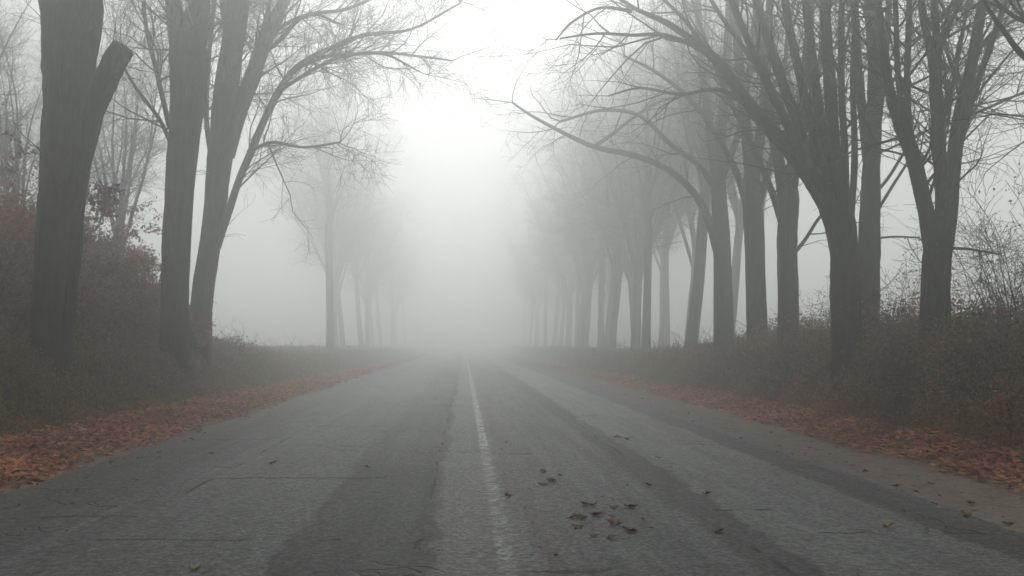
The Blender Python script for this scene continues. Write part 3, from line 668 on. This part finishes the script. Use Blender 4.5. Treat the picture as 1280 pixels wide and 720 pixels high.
for px, py, s, lab in [
    (340, 579, .17, 'pale curled leaf alone on the left lane, farthest left of the pale ones'),
    (460, 584, .12, 'small dark leaf alone between the left wheel track and the dark panel'),
    (262, 566, .13, 'dark leaf by the left asphalt edge beside the orange drift'),
    (635, 621, .14, 'flat dark leaf lying just right of the faded centre line'),
    (243, 712, .13, 'pale leaf at the bottom edge of the left lane'),
    (770, 546, .20, 'upright pale leaf on the seam of the light right-hand strip, upper one of two'),
    (785, 549, .16, 'flat leaf beside the upright pale one on the light strip seam'),
    (824, 572, .11, 'small dark leaf on the light strip, beyond the two lone ones'),
    (812, 606, .14, 'dark leaf near the seam, middle of the right lane'),
    (884, 617, .14, 'rust leaf sitting on the seam where the light strip begins'),
    (896, 665, .14, 'brown leaf with a raised edge on the dark asphalt beside the seam, nearest the camera'),
    (1107, 656, .16, 'curled leaf alone on the pale right strip'),
    (1118, 602, .15, 'dark leaf at the outer dark edge of the right lane'),
    (1165, 600, .12, 'small dark leaf on the sandy right shoulder'),
    (1210, 643, .15, 'pale-edged leaf on the right shoulder close to the picture edge'),
    (1256, 648, .13, 'leaf at the far right of the shoulder near the picture edge'),
    (975, 554, .14, 'leaf on the sandy right shoulder, beyond the others')]:
    pale = 'pale' in lab.split()[:2] or 'curled' in lab
    lobed_leaf('road_leaf', lab, px, py, s, rng.uniform(0, 6.28), M_paleleaf if pale else M_roadleaf, rng.uniform(.25, .7), GLV)
for px, py, s in [(680, 591, .11), (701, 595, .10), (690, 601, .15), (677, 606, .13), (732, 631, .13), (742, 631, .12), (768, 634, .12), (786, 634, .15), (716, 647, .10), (728, 647, .15), (742, 644, .16),
                  (767, 646, .09), (770, 656, .16), (792, 664, .15), (722, 659, .12), (740, 670, .09), (762, 672, .11), (784, 660, .08)]:
    lobed_leaf('road_leaf', 'brown curled leaf in the loose cluster right of the centre line', px, py, s * 1.25, rng.uniform(0, 6.28), M_roadleaf, rng.uniform(.12, .55), GCL)

# ------------------------------------------------------------------ shrubs
def shrub(name, label, cat, group, x, y, h, ns, spread, nleaf, lmat, lsize, seed, twig=1.0, stem_r=.013):
    r = random.Random(seed); g = float(gz(x, y)) - .05; base = Vector((x, y, g)); o = empty(name, base, label, cat, group)
    tb = Tubes(); tw = Tubes(); allp = []
    for i in range(ns):
        az = r.uniform(0, 6.28); ti = R(r.uniform(4, 30)) * spread
        d = Vector((math.cos(az) * math.sin(ti), math.sin(az) * math.sin(ti), math.cos(ti)))
        L = h * r.uniform(.6, 1.05); p = base + Vector((r.gauss(0, .12), r.gauss(0, .12), 0))
        pts = walk(p, d, L, 8, .09, -.01, r); rr = [max(.004, stem_r * r.uniform(.8, 1.3) * (1 - k / 9)) for k in range(9)]
        tb.add(pts, rr, 5)
        t2 = Tubes(); spawn(pts, rr, 1, tw, r, twig * .8, .2, .42 * max(1, h / 3), None, 2)
    for (k, sd), lst in tw.b.items():
        for pp, _ in lst: allp += pp[1:]
    tb.build('stems', M_twig, o, base); tw.build('twigs', M_twig, o, base)
    if nleaf:
        ap = np.array(allp); ap = ap[ap[:, 2] < base.z + h]; idx = npr.integers(0, len(ap), nleaf)
        pos = ap[idx] + npr.normal(0, .05, (nleaf, 3)); leaf_mesh('foliage', pos, npr.uniform(.6, 1.3, nleaf) * lsize, lmat, o, base, flat=.25)
    return o
GS = 'copper-leaved shrubs in the wood on the left'
for i, (x, y, h, nl, lab) in enumerate([
    (-8.3, 16.0, 3.4, 4200, 'tall rust-leaved shrub at the left picture edge, in front of the wood'),
    (-9.6, 18.0, 4.2, 4200, 'tall open copper shrub at the left edge behind the nearer rust one'),
    (-10.5, 21.0, 4.6, 3200, 'highest thin copper shrub left of the thick dark trunk'),
    (-8.2, 19.5, 2.3, 3200, 'low red-brown shrub just right of the foot of the thick dark trunk'),
    (-8.9, 22.5, 2.9, 3600, 'rust shrub midway between the thick dark trunk and the straight grey trunk'),
    (-8.0, 23.5, 2.2, 3000, 'low rust shrub left against the foot of the straight grey trunk'),
    (-10.8, 25.5, 3.6, 3000, 'hazy copper shrub behind the rust shrubs between the two trunks'),
    (-12.0, 23.0, 4.2, 3000, 'hazy tall copper shrub deep in the wood behind the thick dark trunk'),
    (-9.6, 16.6, 2.6, 4200, 'dense red-brown shrub hugging the left edge low down, beside the tall rust one'),
    (-7.6, 17.6, 1.6, 2600, 'low rust shrub directly right of the thick dark trunk'),
    (-9.9, 20.0, 3.1, 4200, 'dense rust shrub rising right behind the thick dark trunk'),
    (-10.2, 23.8, 3.4, 4200, 'broad rust shrub in the middle of the gap between the two left trunks'),
    (-7.7, 21.9, 1.5, 2400, 'low brown shrub in the gap between the two left trunks'),
    (-9.4, 25.0, 3.0, 3400, 'broad brown shrub just left behind the straight grey trunk'),
    (-9.0, 27.0, 2.2, 2000, 'hazy low brown shrub glimpsed between the straight trunk and the leaning one')]):
    shrub('copper_shrub', lab, 'shrub', GS, x, y, h, 12, 1.15, int(nl * 2.2), M_copper, .085, 60 + i, 1.3)
shrub('small_shrub', 'small dark shrub alone in the fog just right of the leaning tree foot', 'shrub', None, -6.6, 27, 1.0, 7, 1.2, 420, M_green, .07, 81, 1)
GT = 'bare thin saplings above the bramble thicket'
for i, (x, y, h, nl, lab) in enumerate([
    (7.7, 12.6, 2.6, 260, 'bare spindly sapling at the right picture edge above the brambles'),
    (8.4, 14.2, 3.2, 300, 'bare branching sapling right of the three-stemmed tree'),
    (8.9, 13.0, 3.6, 260, 'tallest bare sapling at the right edge, partly outside the picture'),
    (7.9, 15.6, 2.0, 200, 'short twiggy sapling at the right foot of the three-stemmed tree'),
    (8.0, 17.0, 2.0, 240, 'short twiggy sapling between the slim tree and the three-stemmed tree'),
    (8.9, 18.5, 2.3, 240, 'faint twiggy sapling behind the gap between the slim and the three-stemmed tree'),
    (7.9, 20.5, 1.9, 160, 'faint twiggy sapling left of the foot of the broad fanning tree'),
    (9.8, 16.2, 3.4, 260, 'leaning bare sapling behind the others at the right'),
    (9.2, 15.0, 2.6, 260, 'tangled bare sapling filling the gap right of the three-stemmed tree')]):
    shrub('bare_sapling', lab, 'sapling', GT, x, y, h, 8, 1.3, nl, M_brown, .045, 90 + i, 1.5, .012)
